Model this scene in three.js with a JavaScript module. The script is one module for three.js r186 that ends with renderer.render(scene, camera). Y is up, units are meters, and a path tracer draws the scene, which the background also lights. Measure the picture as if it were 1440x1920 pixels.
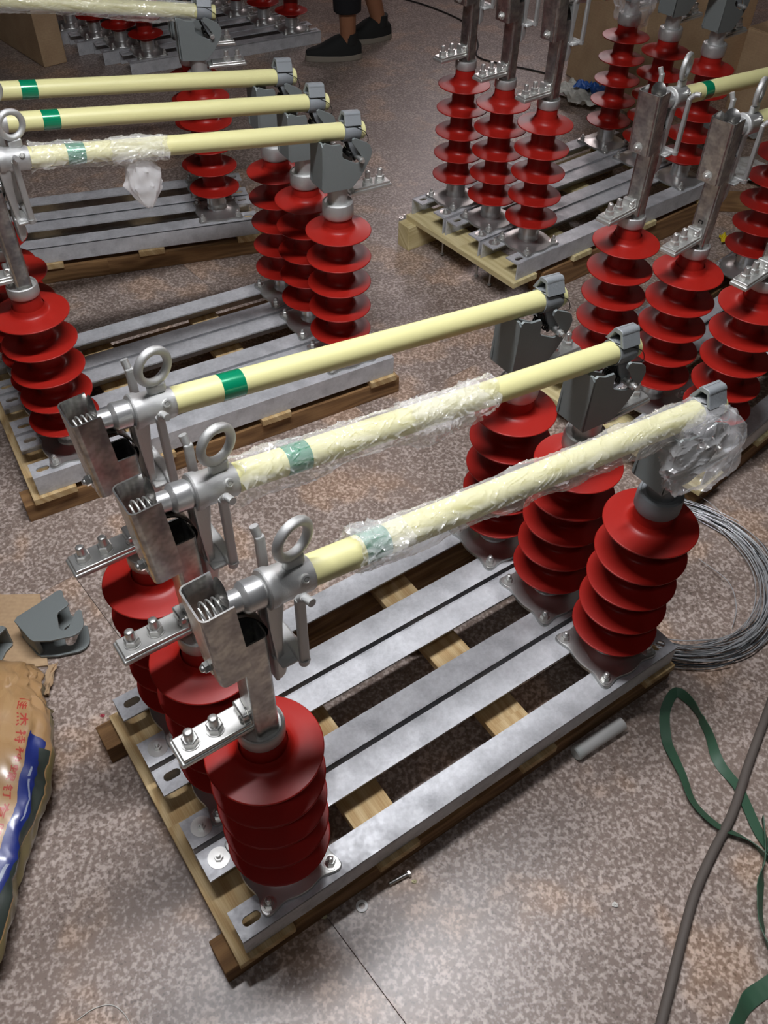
import * as THREE from 'three';
import { mergeGeometries, mergeVertices, toCreasedNormals } from 'three/addons/utils/BufferGeometryUtils.js';
import { RoundedBoxGeometry } from 'three/addons/geometries/RoundedBoxGeometry.js';
import { RectAreaLightUniformsLib } from 'three/addons/lights/RectAreaLightUniformsLib.js';
import { MarchingCubes } from 'three/addons/objects/MarchingCubes.js';
import { createNoise3D } from 'simplex-noise';

// ------------------------------------------------------------------ camera, light, exposure
const scene = new THREE.Scene();
scene.background = new THREE.Color(0x000000);
const camera = new THREE.PerspectiveCamera(2 * Math.atan(960 / 1607.5) * 180 / Math.PI, 1440 / 1920, 0.02, 60);
{
  const pitch = 0.8209, roll = 0.0275, f = new THREE.Vector3(0, -Math.sin(pitch), -Math.cos(pitch));
  const up = new THREE.Vector3(0, Math.cos(pitch), -Math.sin(pitch)), right = new THREE.Vector3(1, 0, 0);
  camera.position.set(0, 1.5903, 0);
  camera.up.copy(up).multiplyScalar(Math.cos(roll)).addScaledVector(right, -Math.sin(roll));
  camera.lookAt(camera.position.clone().add(f));
}
const renderer = new THREE.WebGLRenderer({ antialias: true });
renderer.toneMapping = THREE.LinearToneMapping;
renderer.toneMappingExposure = 3.2;
renderer.shadowMap.enabled = true;
RectAreaLightUniformsLib.init();
// fluorescent battens under the ceiling: [x, y, z, turn, length, strength, colour]
const LAMPS = [
  [-0.08, 2.52, -1.04, 0.35, 1.25, 37, 0xfafaff],
  [-0.35, 3.05, 0.75, 0.35, 1.25, 3, 0xfafaff],
  [0.6, 2.95, -5.6, 0.0, 1.25, .5, 0xfff0ee],
];
const PANEL = [0.95, 2.85, -8.17, 1.6, .6, 2.4, 0xffeef0];        // lit opal panel on the back wall: x, y, z, width, height, strength, colour
const ROOM = { x0: -4.2, x1: 4.4, z0: -8.2, z1: 3.2, h: 3.4 };

// ------------------------------------------------------------------ helpers
function rng(seed) { let a = seed >>> 0; return () => { a = (a + 0x6D2B79F5) >>> 0; let t = Math.imul(a ^ (a >>> 15), 1 | a); t = (t + Math.imul(t ^ (t >>> 7), 61 | t)) ^ t; return ((t ^ (t >>> 14)) >>> 0) / 4294967296; }; }
const R = rng(7), n3 = createNoise3D(rng(11));
const V = (x, y, z) => new THREE.Vector3(x, y, z);
const clamp = (v, a = 0, b = 1) => Math.min(b, Math.max(a, v));
const ss = (a, b, x) => { const t = clamp((x - a) / (b - a)); return t * t * (3 - 2 * t); };
const used = new Map();
function numbered(name) { const k = used.get(name) || 0; used.set(name, k + 1); return k ? `${name}_${String(k).padStart(3, '0')}` : name; }
function shadow(o) { o.traverse(m => { if (m.isMesh) { m.castShadow = true; m.receiveShadow = true; } }); return o; }
function thing(name, label, category, group) {
  const o = new THREE.Group(); o.name = numbered(name); o.userData = { label, category }; if (group) o.userData.group = group; scene.add(o); return o;
}
function tag(o, label, category, group) { Object.assign(o.userData, { label, category }); if (group) o.userData.group = group; return o; }
function clean(g) {
  g = g.index ? g.toNonIndexed() : g;
  for (const k of Object.keys(g.attributes)) if (!['position', 'normal', 'uv'].includes(k)) g.deleteAttribute(k);
  if (!g.attributes.uv) g.setAttribute('uv', new THREE.BufferAttribute(new Float32Array(g.attributes.position.count * 2), 2));
  return g;
}
function join(list) { return Array.isArray(list) ? (list.length === 1 ? list[0] : mergeGeometries(list.map(clean), false)) : list; }
function part(name, geo, mat, parent) { const m = new THREE.Mesh(join(geo), mat); m.name = name; (parent || scene).add(m); return m; }
function solo(name, geo, mat, label, category, group) { return tag(part(numbered(name), geo, mat, scene), label, category, group); }
function struct(name, geo, mat, parent) { const m = part(name, geo, mat, parent || scene); if (!parent) m.userData.kind = 'structure'; return m; }
const box = (w, h, d, x = 0, y = 0, z = 0) => new THREE.BoxGeometry(w, h, d).translate(x, y, z);
const rbox = (w, h, d, x = 0, y = 0, z = 0, r = 0.002, s = 2) => new RoundedBoxGeometry(w, h, d, s, Math.min(r, w / 2.05, h / 2.05, d / 2.05)).translate(x, y, z);
const cyl = (r, h, x = 0, y = 0, z = 0, seg = 24, r2 = r) => new THREE.CylinderGeometry(r2, r, h, seg).translate(x, y, z);
const lathe = (pts, seg = 48) => new THREE.LatheGeometry(pts.map(p => new THREE.Vector2(p[0], p[1])), seg);
const creased = (g, a = 0.6) => { g = g.index ? g.toNonIndexed() : g; return toCreasedNormals(g.scale(2000, 2000, 2000), a).scale(1 / 2000, 1 / 2000, 1 / 2000); };   // it welds at a hundredth of a unit
function rod(p, q, r, seg = 10) { const d = q.clone().sub(p), g = new THREE.CylinderGeometry(r, r, d.length(), seg); g.applyQuaternion(new THREE.Quaternion().setFromUnitVectors(V(0, 1, 0), d.clone().normalize())); const m = p.clone().add(q).multiplyScalar(.5); return g.translate(m.x, m.y, m.z); }
function tube(pts, r, n = 40, seg = 8, closed = false) { return new THREE.TubeGeometry(new THREE.CatmullRomCurve3(pts, closed, 'centripetal'), n, r, seg, closed); }
function plate(pts, depth, holes = [], bevel = 0) {           // polygon in x-y, extruded along z and centred on it
  const s = new THREE.Shape(pts.map(p => new THREE.Vector2(p[0], p[1])));
  for (const h of holes) s.holes.push(h);
  const g = new THREE.ExtrudeGeometry(s, { depth: depth - 2 * bevel, bevelEnabled: bevel > 0, bevelThickness: bevel, bevelSize: bevel, bevelOffset: -bevel, bevelSegments: 2, curveSegments: 16 });
  return g.translate(0, 0, -(depth - 2 * bevel) / 2);
}
function slot(cx, cy, len, wid) { const p = new THREE.Path(), r = wid / 2, l = len / 2 - r; p.absarc(cx + l, cy, r, -Math.PI / 2, Math.PI / 2, false); p.absarc(cx - l, cy, r, Math.PI / 2, 3 * Math.PI / 2, false); p.closePath(); return p; }
function uvPlanar(g, fn) { g = g.index ? g.toNonIndexed() : g; const p = g.attributes.position, u = new Float32Array(p.count * 2); for (let i = 0; i < p.count; i++) { const q = fn(p.getX(i), p.getY(i), p.getZ(i)); u[2 * i] = q[0]; u[2 * i + 1] = q[1]; } g.setAttribute('uv', new THREE.BufferAttribute(u, 2)); return g; }
function uvBox(g, s = 1, ox = 0, oy = 0) {                    // uv in metres, by the dominant axis of each face
  g = g.index ? g.toNonIndexed() : g; const p = g.attributes.position, n = g.attributes.normal, u = new Float32Array(p.count * 2);
  for (let i = 0; i < p.count; i++) {
    const nx = Math.abs(n.getX(i)), ny = Math.abs(n.getY(i)), nz = Math.abs(n.getZ(i)), x = p.getX(i), y = p.getY(i), z = p.getZ(i);
    const q = ny >= nx && ny >= nz ? [x, z] : nx >= nz ? [z, y] : [x, y]; u[2 * i] = q[0] * s + ox; u[2 * i + 1] = q[1] * s + oy;
  }
  g.setAttribute('uv', new THREE.BufferAttribute(u, 2)); return g;
}

// ------------------------------------------------------------------ textures
function dataTex(n, fn, srgb = true, rep = 1) {
  const d = new Uint8Array(n * n * 4);
  for (let y = 0; y < n; y++) for (let x = 0; x < n; x++) { const c = fn(x / n, y / n), i = 4 * (y * n + x); d[i] = clamp(c[0], 0, 255); d[i + 1] = clamp(c[1], 0, 255); d[i + 2] = clamp(c[2], 0, 255); d[i + 3] = 255; }
  const t = new THREE.DataTexture(d, n, n); t.wrapS = t.wrapT = THREE.RepeatWrapping; t.magFilter = THREE.LinearFilter; t.minFilter = THREE.LinearMipmapLinearFilter; t.generateMipmaps = true;
  if (srgb) t.colorSpace = THREE.SRGBColorSpace; t.repeat.set(rep, rep); t.needsUpdate = true; return t;
}
// noise that repeats over the unit square: f cycles, on a torus-like blend
function tile(u, v, f, z) { const a = n3(u * f, v * f, z), b = n3((u - 1) * f, v * f, z), c = n3(u * f, (v - 1) * f, z), d = n3((u - 1) * f, (v - 1) * f, z); const su = ss(.86, 1, u), sv = ss(.86, 1, v); return (a * (1 - su) + b * su) * (1 - sv) + (c * (1 - su) + d * su) * sv; }
const TERR = 1.6;                                               // metres per repeat
const terrazzo = dataTex(1536, (u, v) => {
  const w1 = tile(u, v, 6, 31.2), w2 = tile(u, v, 25, 44.1);
  const g1 = tile(u, v, TERR * 74, 1.3) + .55 * tile(u, v, TERR * 150, 7.7) + .2 * tile(u, v, TERR * 230, 9.7) + .3 * w2;
  const g2 = tile(u, v, TERR * 84, 17.1) + .5 * tile(u, v, TERR * 190, 23.4);
  let L = ss(-.15, .75, g1), c = [136 + 52 * L, 120 + 53 * L, 110 + 54 * L];
  const k = ss(.15, .75, g2); c = c.map((q, i) => q + k * ([214, 202, 191][i] - q) * .42);
  const dk = ss(.6, 1, -g2); c = c.map((q, i) => q + dk * ([84, 72, 65][i] - q) * .5);
  const wm = 1 + .06 * w1, br = ss(.25, .8, w1 + .3 * w2) * 8;
  return [c[0] * wm + br, c[1] * wm, c[2] * wm - br];
}, true, 1 / TERR);
const galvTex = dataTex(512, (u, v) => { const a = tile(u, v, 5, 3.1), b = tile(u, v, 22, 5.2), c = tile(u, v * 1, 60, 9.9), s = ss(.35, .7, tile(u, v, 3.5, 12.2) + .3 * b); const L = 199 + 11 * a + 8 * b + 5 * c - 18 * s; return [L, L + 2, L + 5]; }, true, 3);
const galvRough = dataTex(256, (u, v) => { const L = 150 + 30 * tile(u, v, 6, 13.1) + 25 * tile(u, v, 26, 2.2); return [L, L, L]; }, false, 3);
const castTex = dataTex(256, (u, v) => { const L = 128 + 60 * tile(u, v, 40, 3.3) + 40 * tile(u, v, 90, 6.6); return [L, L, L]; }, false, 6);
const steelTex = dataTex(256, (u, v) => { const a = tile(u, v, 4, 41.1), b = tile(u, v, 14, 42.2), L = 176 + 26 * a + 16 * b; return [L + 1, L, L - 3 - 4 * a]; }, true, 8);
function wood(seed, light, dark) {
  return dataTex(512, (u, v) => {
    const w = .08 * n3(u * 2, v * 3, seed), y = v + w, ring = Math.sin((y * 9 + .6 * n3(u * .8, v * 2, seed + 3)) * 6.28), fine = n3(u * 5, v * 90, seed + 9), blot = ss(.3, .9, n3(u * 3, v * 4, seed + 20));
    const k = clamp(.45 + .22 * ring + .18 * fine + .5 * blot * .6); return [0, 1, 2].map(i => light[i] + (dark[i] - light[i]) * k);
  }, true, 2.2);
}
const woodPale = wood(2, [216, 194, 150], [166, 132, 84]), woodTan = wood(5, [158, 122, 80], [104, 74, 44]), woodCream = wood(8, [226, 214, 168], [190, 172, 120]);
const cardTex = dataTex(512, (u, v) => { const r = 1.6 * Math.sin(v * 6.28 * 70), a = tile(u, v, 5, 61), b = tile(u, v, 60, 62); return [182 + r + 8 * a + 5 * b, 154 + r + 8 * a + 5 * b, 120 + r + 7 * a + 4 * b]; }, true, 1.4);

// ------------------------------------------------------------------ materials
const S = (o) => new THREE.MeshStandardMaterial(o), P = (o) => new THREE.MeshPhysicalMaterial(o);
const M = {
  red: P({ color: 0x9c1e16, roughness: .4, specularIntensity: .7 }),
  galv: S({ color: 0xffffff, map: galvTex, roughnessMap: galvRough, roughness: .95, metalness: .3 }),
  zinc: S({ color: 0xb9bab7, roughness: .34, metalness: .8 }),
  bright: S({ color: 0xd8d8d4, roughness: .32, metalness: .8 }),
  cast: S({ color: 0xc8c9c7, roughness: .37, metalness: .7, bumpMap: castTex, bumpScale: .00025 }),
  turned: S({ color: 0xd6d7d6, roughness: .3, metalness: .85 }),
  stainless: S({ color: 0xffffff, map: steelTex, roughness: .27, metalness: .95 }),
  dark: S({ color: 0x3a3a38, roughness: .35, metalness: .85 }),
  greyPaint: S({ color: 0x7f8685, roughness: .5, metalness: .3, bumpMap: castTex, bumpScale: .0002 }),
  greyCast: S({ color: 0x8a8f92, roughness: .55, metalness: .3, bumpMap: castTex, bumpScale: .0004 }),
  yellow: S({ color: 0xd6d298, roughness: .42 }),
  green: P({ color: 0x088a60, roughness: .22, metalness: .25, clearcoat: 1, clearcoatRoughness: .12 }),
  film: P({ color: 0xffffff, roughness: .12, transmission: .8, thickness: 0, ior: 1.5, side: THREE.DoubleSide }),
  filmWhite: P({ color: 0xffffff, roughness: .25, transmission: .5, thickness: 0, ior: 1.5, side: THREE.DoubleSide }),
  filmClear: P({ color: 0xffffff, roughness: .12, transmission: .86, thickness: 0, ior: 1.5, side: THREE.DoubleSide }),
  woodPale: S({ map: woodPale, roughness: .8 }), woodTan: S({ map: woodTan, roughness: .85 }), woodCream: S({ map: woodCream, roughness: .8 }),
  card: S({ map: cardTex, roughness: .9 }),
  wire: S({ color: 0xd0d3d5, roughness: .4, metalness: .6 }), wireDark: S({ color: 0x4c5256, roughness: .5, metalness: .5 }),
  strap: P({ color: 0x3a5c46, roughness: .55, sheen: .3 }), cable: S({ color: 0x5f5751, roughness: .7 }), hose: S({ color: 0x2b2725, roughness: .7 }),
  white: S({ color: 0xd8d6d0, roughness: .6 }), cream: S({ color: 0xcfc8a0, roughness: .8 }), blue: S({ color: 0x2d5fa8, roughness: .5 }), tape: S({ color: 0xc9b514, roughness: .45 }),
  skin: S({ color: 0x9a6a4c, roughness: .6 }), cloth: S({ color: 0x17171b, roughness: .9 }), shirt: S({ color: 0x3a4050, roughness: .9 }), hair: S({ color: 0x120f0d, roughness: .6 }), shoe: S({ color: 0x1d1f1e, roughness: .85 }), sole: S({ color: 0x8d8578, roughness: .8 }),
};

// ------------------------------------------------------------------ the room
const TILE = 1.8, JOINT_YAW = 0.712, JX = -0.0745, JZ = -0.497;   // the one joint in view runs through (JX, JZ)
{
  struct('floor', box(ROOM.x1 - ROOM.x0 + .4, .1, ROOM.z1 - ROOM.z0 + .4, (ROOM.x0 + ROOM.x1) / 2, -.062, (ROOM.z0 + ROOM.z1) / 2), S({ color: 0x544d47, roughness: .9 }));
  const fl = scene.getObjectByName('floor');
  const tmats = [0, 1, 2].map(i => { const t = terrazzo.clone(); t.offset.set(.37 * i, .61 * i); t.needsUpdate = true; return S({ map: t, roughness: .33 + .02 * i, metalness: 0 }); });
  const tg = uvBox(rbox(TILE - .0010, .012, TILE - .0010, 0, -.006, 0, .0005, 1));
  const c = Math.cos(JOINT_YAW), s = Math.sin(JOINT_YAW);
  for (let i = -5; i <= 5; i++) for (let j = -6; j <= 6; j++) {
    const a = (i + .5 + (Math.abs(j) % 2) * .5) * TILE, b = (j - .053) * TILE, x = JX + a * c + b * s, z = JZ - a * s + b * c;
    if (x < ROOM.x0 - .9 || x > ROOM.x1 + .9 || z < ROOM.z0 - .9 || z > ROOM.z1 + .9) continue;
    const inside = x > ROOM.x0 + 1.2 && x < ROOM.x1 - 1.2 && z > ROOM.z0 + 1.2 && z < ROOM.z1 - 1.2;
    if (!inside && (x < ROOM.x0 + .1 || x > ROOM.x1 - .1 || z < ROOM.z0 + .1 || z > ROOM.z1 - .1)) continue;
    const m = part(numbered('tile'), tg, tmats[Math.abs(i * 3 + j * 5) % 3], fl); m.position.set(x, 0, z); m.rotation.y = JOINT_YAW;
  }
  const wallM = S({ color: 0x33322f, roughness: .9 }), ceilM = S({ color: 0x45443f, roughness: .9 });
  const W = ROOM.x1 - ROOM.x0, D = ROOM.z1 - ROOM.z0, cx = (ROOM.x0 + ROOM.x1) / 2, cz = (ROOM.z0 + ROOM.z1) / 2, H = ROOM.h;
  struct('wall_back', box(W + .4, H + .2, .2, cx, H / 2, ROOM.z0 - .1), wallM); struct('wall_front', box(W + .4, H + .2, .2, cx, H / 2, ROOM.z1 + .1), wallM);
  struct('wall_left', box(.2, H + .2, D, ROOM.x0 - .1, H / 2, cz), wallM); struct('wall_right', box(.2, H + .2, D, ROOM.x1 + .1, H / 2, cz), wallM);
  struct('ceiling', box(W + .4, .2, D + .4, cx, H + .1, cz), ceilM);
}
LAMPS.forEach(([x, y, z, turn, len, power, col], i) => {
  const t = thing('ceiling_lamp', ['white fluorescent batten hanging over the nearest pallet', 'white fluorescent batten hanging behind the viewer', 'white fluorescent batten near the back wall'][i], 'lamp');
  t.position.set(x, y, z); t.rotation.y = turn;
  part('housing', [rbox(len + .08, .05, .09, 0, .05, 0, .008), cyl(.004, ROOM.h - y - .07, -len * .35, .075 + (ROOM.h - y - .07) / 2, 0, 8), cyl(.004, ROOM.h - y - .07, len * .35, .075 + (ROOM.h - y - .07) / 2, 0, 8)], M.white, t);
  for (const q of [-1, 1]) part('lamp_tube', new THREE.CylinderGeometry(.014, .014, len, 16).rotateZ(Math.PI / 2).translate(0, .008, q * .028), S({ color: 0xffffff, emissive: col, emissiveIntensity: Math.min(power, 12), roughness: .5 }), t);
  const L = new THREE.RectAreaLight(col, power, len, .1); L.position.set(0, -.012, 0); L.lookAt(0, -5, 0); L.rotation.set(-Math.PI / 2, 0, 0); t.add(L);
});

{
  const [x, y, z, w, h, power, col] = PANEL, t = thing('wall_lamp', 'wide opal lamp panel on the back wall', 'lamp'); t.position.set(x, y, z);
  part('frame', [rbox(w + .06, .03, .07, 0, h / 2 + .015, 0, .005), rbox(w + .06, .03, .07, 0, -h / 2 - .015, 0, .005), rbox(.03, h, .07, -w / 2 - .015, 0, 0, .005), rbox(.03, h, .07, w / 2 + .015, 0, 0, .005), box(w, h, .02, 0, 0, -.02)], M.white, t);
  part('lamp_diffuser', rbox(w, h, .012, 0, 0, .02, .003), S({ color: 0xffffff, emissive: col, emissiveIntensity: Math.min(power, 6), roughness: .6 }), t);
  const L = new THREE.RectAreaLight(col, power, w, h); L.position.set(0, 0, .045); L.rotation.set(0, Math.PI, 0); t.add(L);
}

// ------------------------------------------------------------------ one fuse cutout (a along the rails, y above the rail top, z across)
const RT = .057, ZR = .0844, A1 = .1213, A2 = .8772;
const tx = (g) => join(g).translate(-.5, RT, 0);
const TUBE_A = .205, TUBE_Y = .703, TILT = .1232, TR = .0194;
const axis = (g) => g.rotateZ(-TILT).translate(TUBE_A, TUBE_Y, 0);           // g is built along x from the tube start
const alongX = (pts, seg = 40) => lathe(pts.map(p => [p[1], p[0]]), seg).rotateZ(-Math.PI / 2);
const axisAt = (s) => V(TUBE_A + s * Math.cos(TILT), TUBE_Y - s * Math.sin(TILT), 0);
function hexBolt(r, h, stud, sr, wash = 1.5) {                                          // nut on washer with a stud end, standing on y = 0
  return [cyl(r * wash, .0016, 0, .0008, 0, 28), creased(lathe([[0, .0016], [r, .0016], [r, h - .001], [r * .86, h], [0, h]], 6), .5), lathe([[sr, h - .001], [sr, stud - .002], [sr * .7, stud], [0, stud]], 14)];
}
function railGeo(side) {
  const c = side * (ZR - .02745), t = .0045;
  const top = plate([[0, -.02745], [1, -.02745], [1, .02745], [0, .02745]], t, [slot(.029, -.002 * side, .032, .0165), slot(.971, -.002 * side, .032, .0165)]).rotateX(-Math.PI / 2).translate(0, -t / 2, c);
  return uvBox(mergeGeometries([clean(top), clean(rbox(1, RT, t, .5, -RT / 2, side * (ZR - t / 2), .0015))]));
}
function basePlateGeo() {
  const nt = 120, prof = [[0, .0245], [.3, .0225], [.45, .017], [.6, .0115], [.75, .0085], [.93, .0075], [.985, .0068], [1, .0045], [1, .0], [0, .0]];
  const pos = [], idx = [];
  prof.forEach(([t, y]) => { for (let k = 0; k < nt; k++) { const th = k / nt * Math.PI * 2; let d = ((th * 180 / Math.PI) % 90) - 45; const r0 = .0752 + .0265 * Math.exp(-Math.pow(d / 12, 2)), r = t < .7 ? t * .0752 : .0752 * t + (r0 - .0752) * ss(.55, 1, t) * t; pos.push(r * Math.cos(th), y, r * Math.sin(th)); } });
  for (let i = 0; i < prof.length - 1; i++) for (let k = 0; k < nt; k++) { const a = i * nt + k, b = i * nt + (k + 1) % nt, c = a + nt, d = b + nt; idx.push(a, b, c, b, d, c); }
  const g = new THREE.BufferGeometry(); g.setAttribute('position', new THREE.Float32BufferAttribute(pos, 3)); g.setIndex(idx); g.computeVertexNormals(); return creased(g, .8);
}
const SHED_Y = [.088, .1605, .233, .3055, .378];
const shedGeo = lathe([[.034, -.006], [.05, -.0015], [.0795, -.0022], [.0818, -.0012], [.0822, .0006], [.0805, .0018], [.062, .0034], [.05, .0048], [.0425, .0064], [.0385, .0095], [.0362, .0145], [.034, .021]], 64);
const coreGeo = lathe([[.031, .062], [.0345, .0625], [.0355, .065], [.0355, .118], [.0362, .121], [.0355, .124], [.0355, .191], [.0362, .194], [.0355, .197], [.0355, .264], [.0362, .267], [.0355, .270], [.0355, .336], [.0362, .339], [.0355, .342], [.0355, .38], [.033, .396], [.0305, .404], [.0300, .4245], [.029, .427], [.025, .4275]], 40);
const coreWide = lathe([[.031, .062], [.0345, .0625], [.0355, .065], [.0355, .118], [.0362, .121], [.0355, .124], [.0355, .191], [.0362, .194], [.0355, .197], [.0355, .264], [.0362, .267], [.0355, .270], [.0355, .336], [.0362, .339], [.0355, .342], [.0355, .39], [.0345, .402], [.0345, .421], [.033, .4225], [.025, .423]], 40);
const socketGeo = lathe([[.031, .014], [.0335, .0165], [.0335, .02], [.0312, .022], [.0312, .034], [.033, .036], [.0312, .038], [.0312, .063], [.029, .064]], 36);
const capGeo = (terminalEnd) => creased(lathe(terminalEnd ? [[.026, .424], [.0315, .4255], [.0328, .428], [.0328, .4455], [.0318, .4495], [.0300, .451], [.0285, .449], [.0275, .445], [0, .445]] : [[.03, .416], [.0365, .4175], [.0388, .422], [.0388, .446], [.0372, .453], [.0335, .4555], [.0325, .4535], [.026, .4535], [.0245, .462], [.0245, .494], [0, .494]], 44), .5);
function channelU(w0, w1, hz, y0, y1, t, rc, openSide) {        // U of sheet steel seen from above, swept up; openSide +1 opens to the tube, 0 closed
  const s = new THREE.Shape(), X0 = w0, X1 = w1, r = rc;
  const outer = (sh, x0, x1, z, r2, close) => {
    if (close) { sh.moveTo(x0 + r2, -z); sh.lineTo(x1 - r2, -z); sh.absarc(x1 - r2, -z + r2, r2, -Math.PI / 2, 0, false); sh.lineTo(x1, z - r2); sh.absarc(x1 - r2, z - r2, r2, 0, Math.PI / 2, false); sh.lineTo(x0 + r2, z); sh.absarc(x0 + r2, z - r2, r2, Math.PI / 2, Math.PI, false); sh.lineTo(x0, -z + r2); sh.absarc(x0 + r2, -z + r2, r2, Math.PI, 1.5 * Math.PI, false); }
  };
  if (openSide === 0) { outer(s, X0, X1, hz, r, true); const h = new THREE.Path(); outer(h, X0 + t, X1 - t, hz - t, Math.max(r - t, .001), true); s.holes.push(h); }
  else {
    s.moveTo(X1, -hz); s.lineTo(X1, -hz + t); s.lineTo(X0 + r, -hz + t); s.absarc(X0 + r, -hz + r, r - t, 1.5 * Math.PI, Math.PI, true); s.lineTo(X0 + t, hz - r); s.absarc(X0 + r, hz - r, r - t, Math.PI, Math.PI / 2, true); s.lineTo(X1, hz - t); s.lineTo(X1, hz); s.lineTo(X0 + r, hz); s.absarc(X0 + r, hz - r, r, Math.PI / 2, Math.PI, false); s.lineTo(X0, -hz + r); s.absarc(X0 + r, -hz + r, r, Math.PI, 1.5 * Math.PI, false); s.lineTo(X1, -hz);
  }
  return creased(new THREE.ExtrudeGeometry(s, { depth: y1 - y0, bevelEnabled: false, curveSegments: 6 }).rotateX(-Math.PI / 2).translate(0, y0, 0), .5);
}
const hingePts = [[.827, .611], [.833, .6135], [.85, .605], [.872, .603], [.876, .596], [.876, .574], [.880, .568], [.912, .551], [.921, .551], [.927, .558], [.926, .566], [.902, .600], [.903, .608], [.909, .610], [.940, .594], [.949, .586], [.954, .572], [.951, .557], [.927, .520], [.903, .496], [.892, .493], [.827, .497], [.821, .507]];
function hingeGeo() {                                             // folded sheet bracket: two cheeks and a back wall
  const h = .0315, t = .005, cheek = () => plate(hingePts, t, [], .0008);
  const w = plate([[-h, .5], [h, .5], [h, .611], [-h + .006, .6125], [-h, .606]], t, [], .0008).rotateY(Math.PI / 2).translate(.8265, 0, 0);
  return [cheek().translate(0, 0, h - t / 2), cheek().translate(0, 0, -h + t / 2), w, rbox(.06, .012, .06, .868, .502, 0, .003)];
}
function makeUnit(opt, label, group) {
  const t = thing('fuse_cutout', label, 'fuse cutout', group), o = opt || {};
  for (const s of [-1, 1]) part('rail', tx(railGeo(s)), M.galv, t);
  for (const a of [A1, A2]) {
    const bp = part('base_plate', tx(basePlateGeo().translate(a, .0005, 0)), M.zinc, t);
    for (const dx of [-.059, .059]) for (const dz of [-.058, .058]) part('bolt', tx(join(hexBolt(.0088, .0115, .021, .0052)).translate(a + dx, .0075, dz)), M.bright, bp);
    const ins = part('insulator', tx((a === A1 ? coreGeo : coreWide).clone().translate(a, 0, 0)), M.red, t);
    for (const y of SHED_Y) part('shed', tx(shedGeo.clone().translate(a, y, 0)), M.red, ins);
    part('socket', tx(socketGeo.clone().translate(a, 0, 0)), M.turned, ins);
    part('cap', tx(capGeo(a === A1).translate(a, 0, 0)), a === A1 ? M.cast : (o.greyCap ? M.greyCast : M.cast), ins);
    const e = a === A1 ? -1 : 1, ox = a === A1 ? .062 : .968;      // line terminal: two stacked straps with two studs
    const tm = part('terminal', tx([rbox(.100, .006, .037, ox, .4735, -.008, .002), rbox(.116, .009, .042, ox + e * -.004, .4665, -.008, .003), rbox(.012, .03, .03, a - e * -.018, .478, -.008, .003)]), M.bright, t);
    for (const d of [0, .034]) part('stud', tx(join(hexBolt(.0112, .0115, .0275, .0066, 1.12)).translate(ox + e * (.031 - d), .4765, -.009)), M.bright, tm);
  }
  // upper contact: post, hood, spring, leaf
  const post = part('contact_post', tx([channelU(.107, .141, .0215, .444, .656, .0022, .007, 0)]), M.stainless, t);
  part('bolt', tx(join(hexBolt(.0085, .009, .012, .005)).rotateZ(Math.PI / 2).translate(.1068, .482, 0)), M.bright, post);
  const hood = part('contact_hood', tx(channelU(.0665, .1055, .0288, .612, .743, .0022, .0085, 1).translate(-.087, -.743, 0).rotateZ(.06).translate(.087, .743, 0)), M.stainless, t);
  part('bolt', tx(join(hexBolt(.0075, .008, .012, .0045)).rotateZ(Math.PI / 2).translate(.0742, .6255, 0)), M.bright, hood);
  part('contact_cup', tx(creased(lathe([[0, .0042], [.009, .0034], [.0165, .0], [.0185, -.001], [.0165, -.0016], [.009, .0016], [0, .0024]], 36), .6).rotateZ(Math.PI / 2 - .12).translate(.1025, .738, 0)), M.stainless, hood);
  { const hp = []; for (let k = 0; k <= 120; k++) { const u = k / 120, th = u * Math.PI * 2 * 4.2; hp.push(V(.076 + .03 * u, .7165 - .004 * u + .0145 * Math.cos(th), .0145 * Math.sin(th))); } part('spring', tx(tube(hp, .0014, 220, 7)), M.bright, hood); }
  part('leaf_spring', tx([0, 1].map(k => { const c = new THREE.CatmullRomCurve3([V(.108, .700, 0), V(.122, .694, 0), V(.136, .676, 0), V(.145, .655 - .004 * k, 0), V(.139, .632, 0)]), s = c.getPoints(20), g = new THREE.PlaneGeometry(1, .026, 20, 1), p = g.attributes.position; for (let i = 0; i < p.count; i++) { const q = s[i % 21]; p.setXYZ(i, q.x, q.y + .002 * k, i < 21 ? .013 : -.013); } g.computeVertexNormals(); return g; })), M.stainless, t).material = o.leaf || (o.leaf = new THREE.MeshStandardMaterial({ color: 0xb0aca6, roughness: .25, metalness: 1, side: THREE.DoubleSide }));
  // load-break hooks on their saddle
  const hk = part('hook_bracket', tx([rbox(.036, .006, .056, .168, .590, .002, .003).rotateZ(0), rbox(.006, .05, .034, .149, .572, 0, .003), rbox(.014, .008, .088, .176, .596, -.003, .003), new THREE.SphereGeometry(.019, 18, 10, 0, Math.PI * 2, 0, Math.PI / 2).scale(1, .35, 1.1).translate(.168, .592, .004)]), M.cast, t);
  part('hook', tx([rbox(.012, .125, .009, .176, .655, .037, .003), rod(V(.1765, .715, .037), V(.178, .726, .046), .0055), rod(V(.178, .726, .046), V(.180, .728, .058), .0052), cyl(.0065, .008, .175, .596, .037, 14)]), M.cast, hk);
  part('hook', tx([rbox(.012, .150, .009, .173, .672, -.042, .003), rod(V(.173, .74, -.042), V(.171, .757, -.049), .0055)]), M.cast, hk);
  // fuse holder: head with ring, tube, collar, trunnion
  const head = part('fuse_head', tx(axis(creased(alongX([[-.107, 0], [-.0585, .012], [-.0578, .0165], [-.056, .0165], [-.0558, .0232], [-.054, .0247], [-.046, .0247], [-.041, .0226], [0, .0222], [.003, .0212], [.003, .0185]], 48), .5))), M.cast, t);
  head.material = M.cast;
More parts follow.
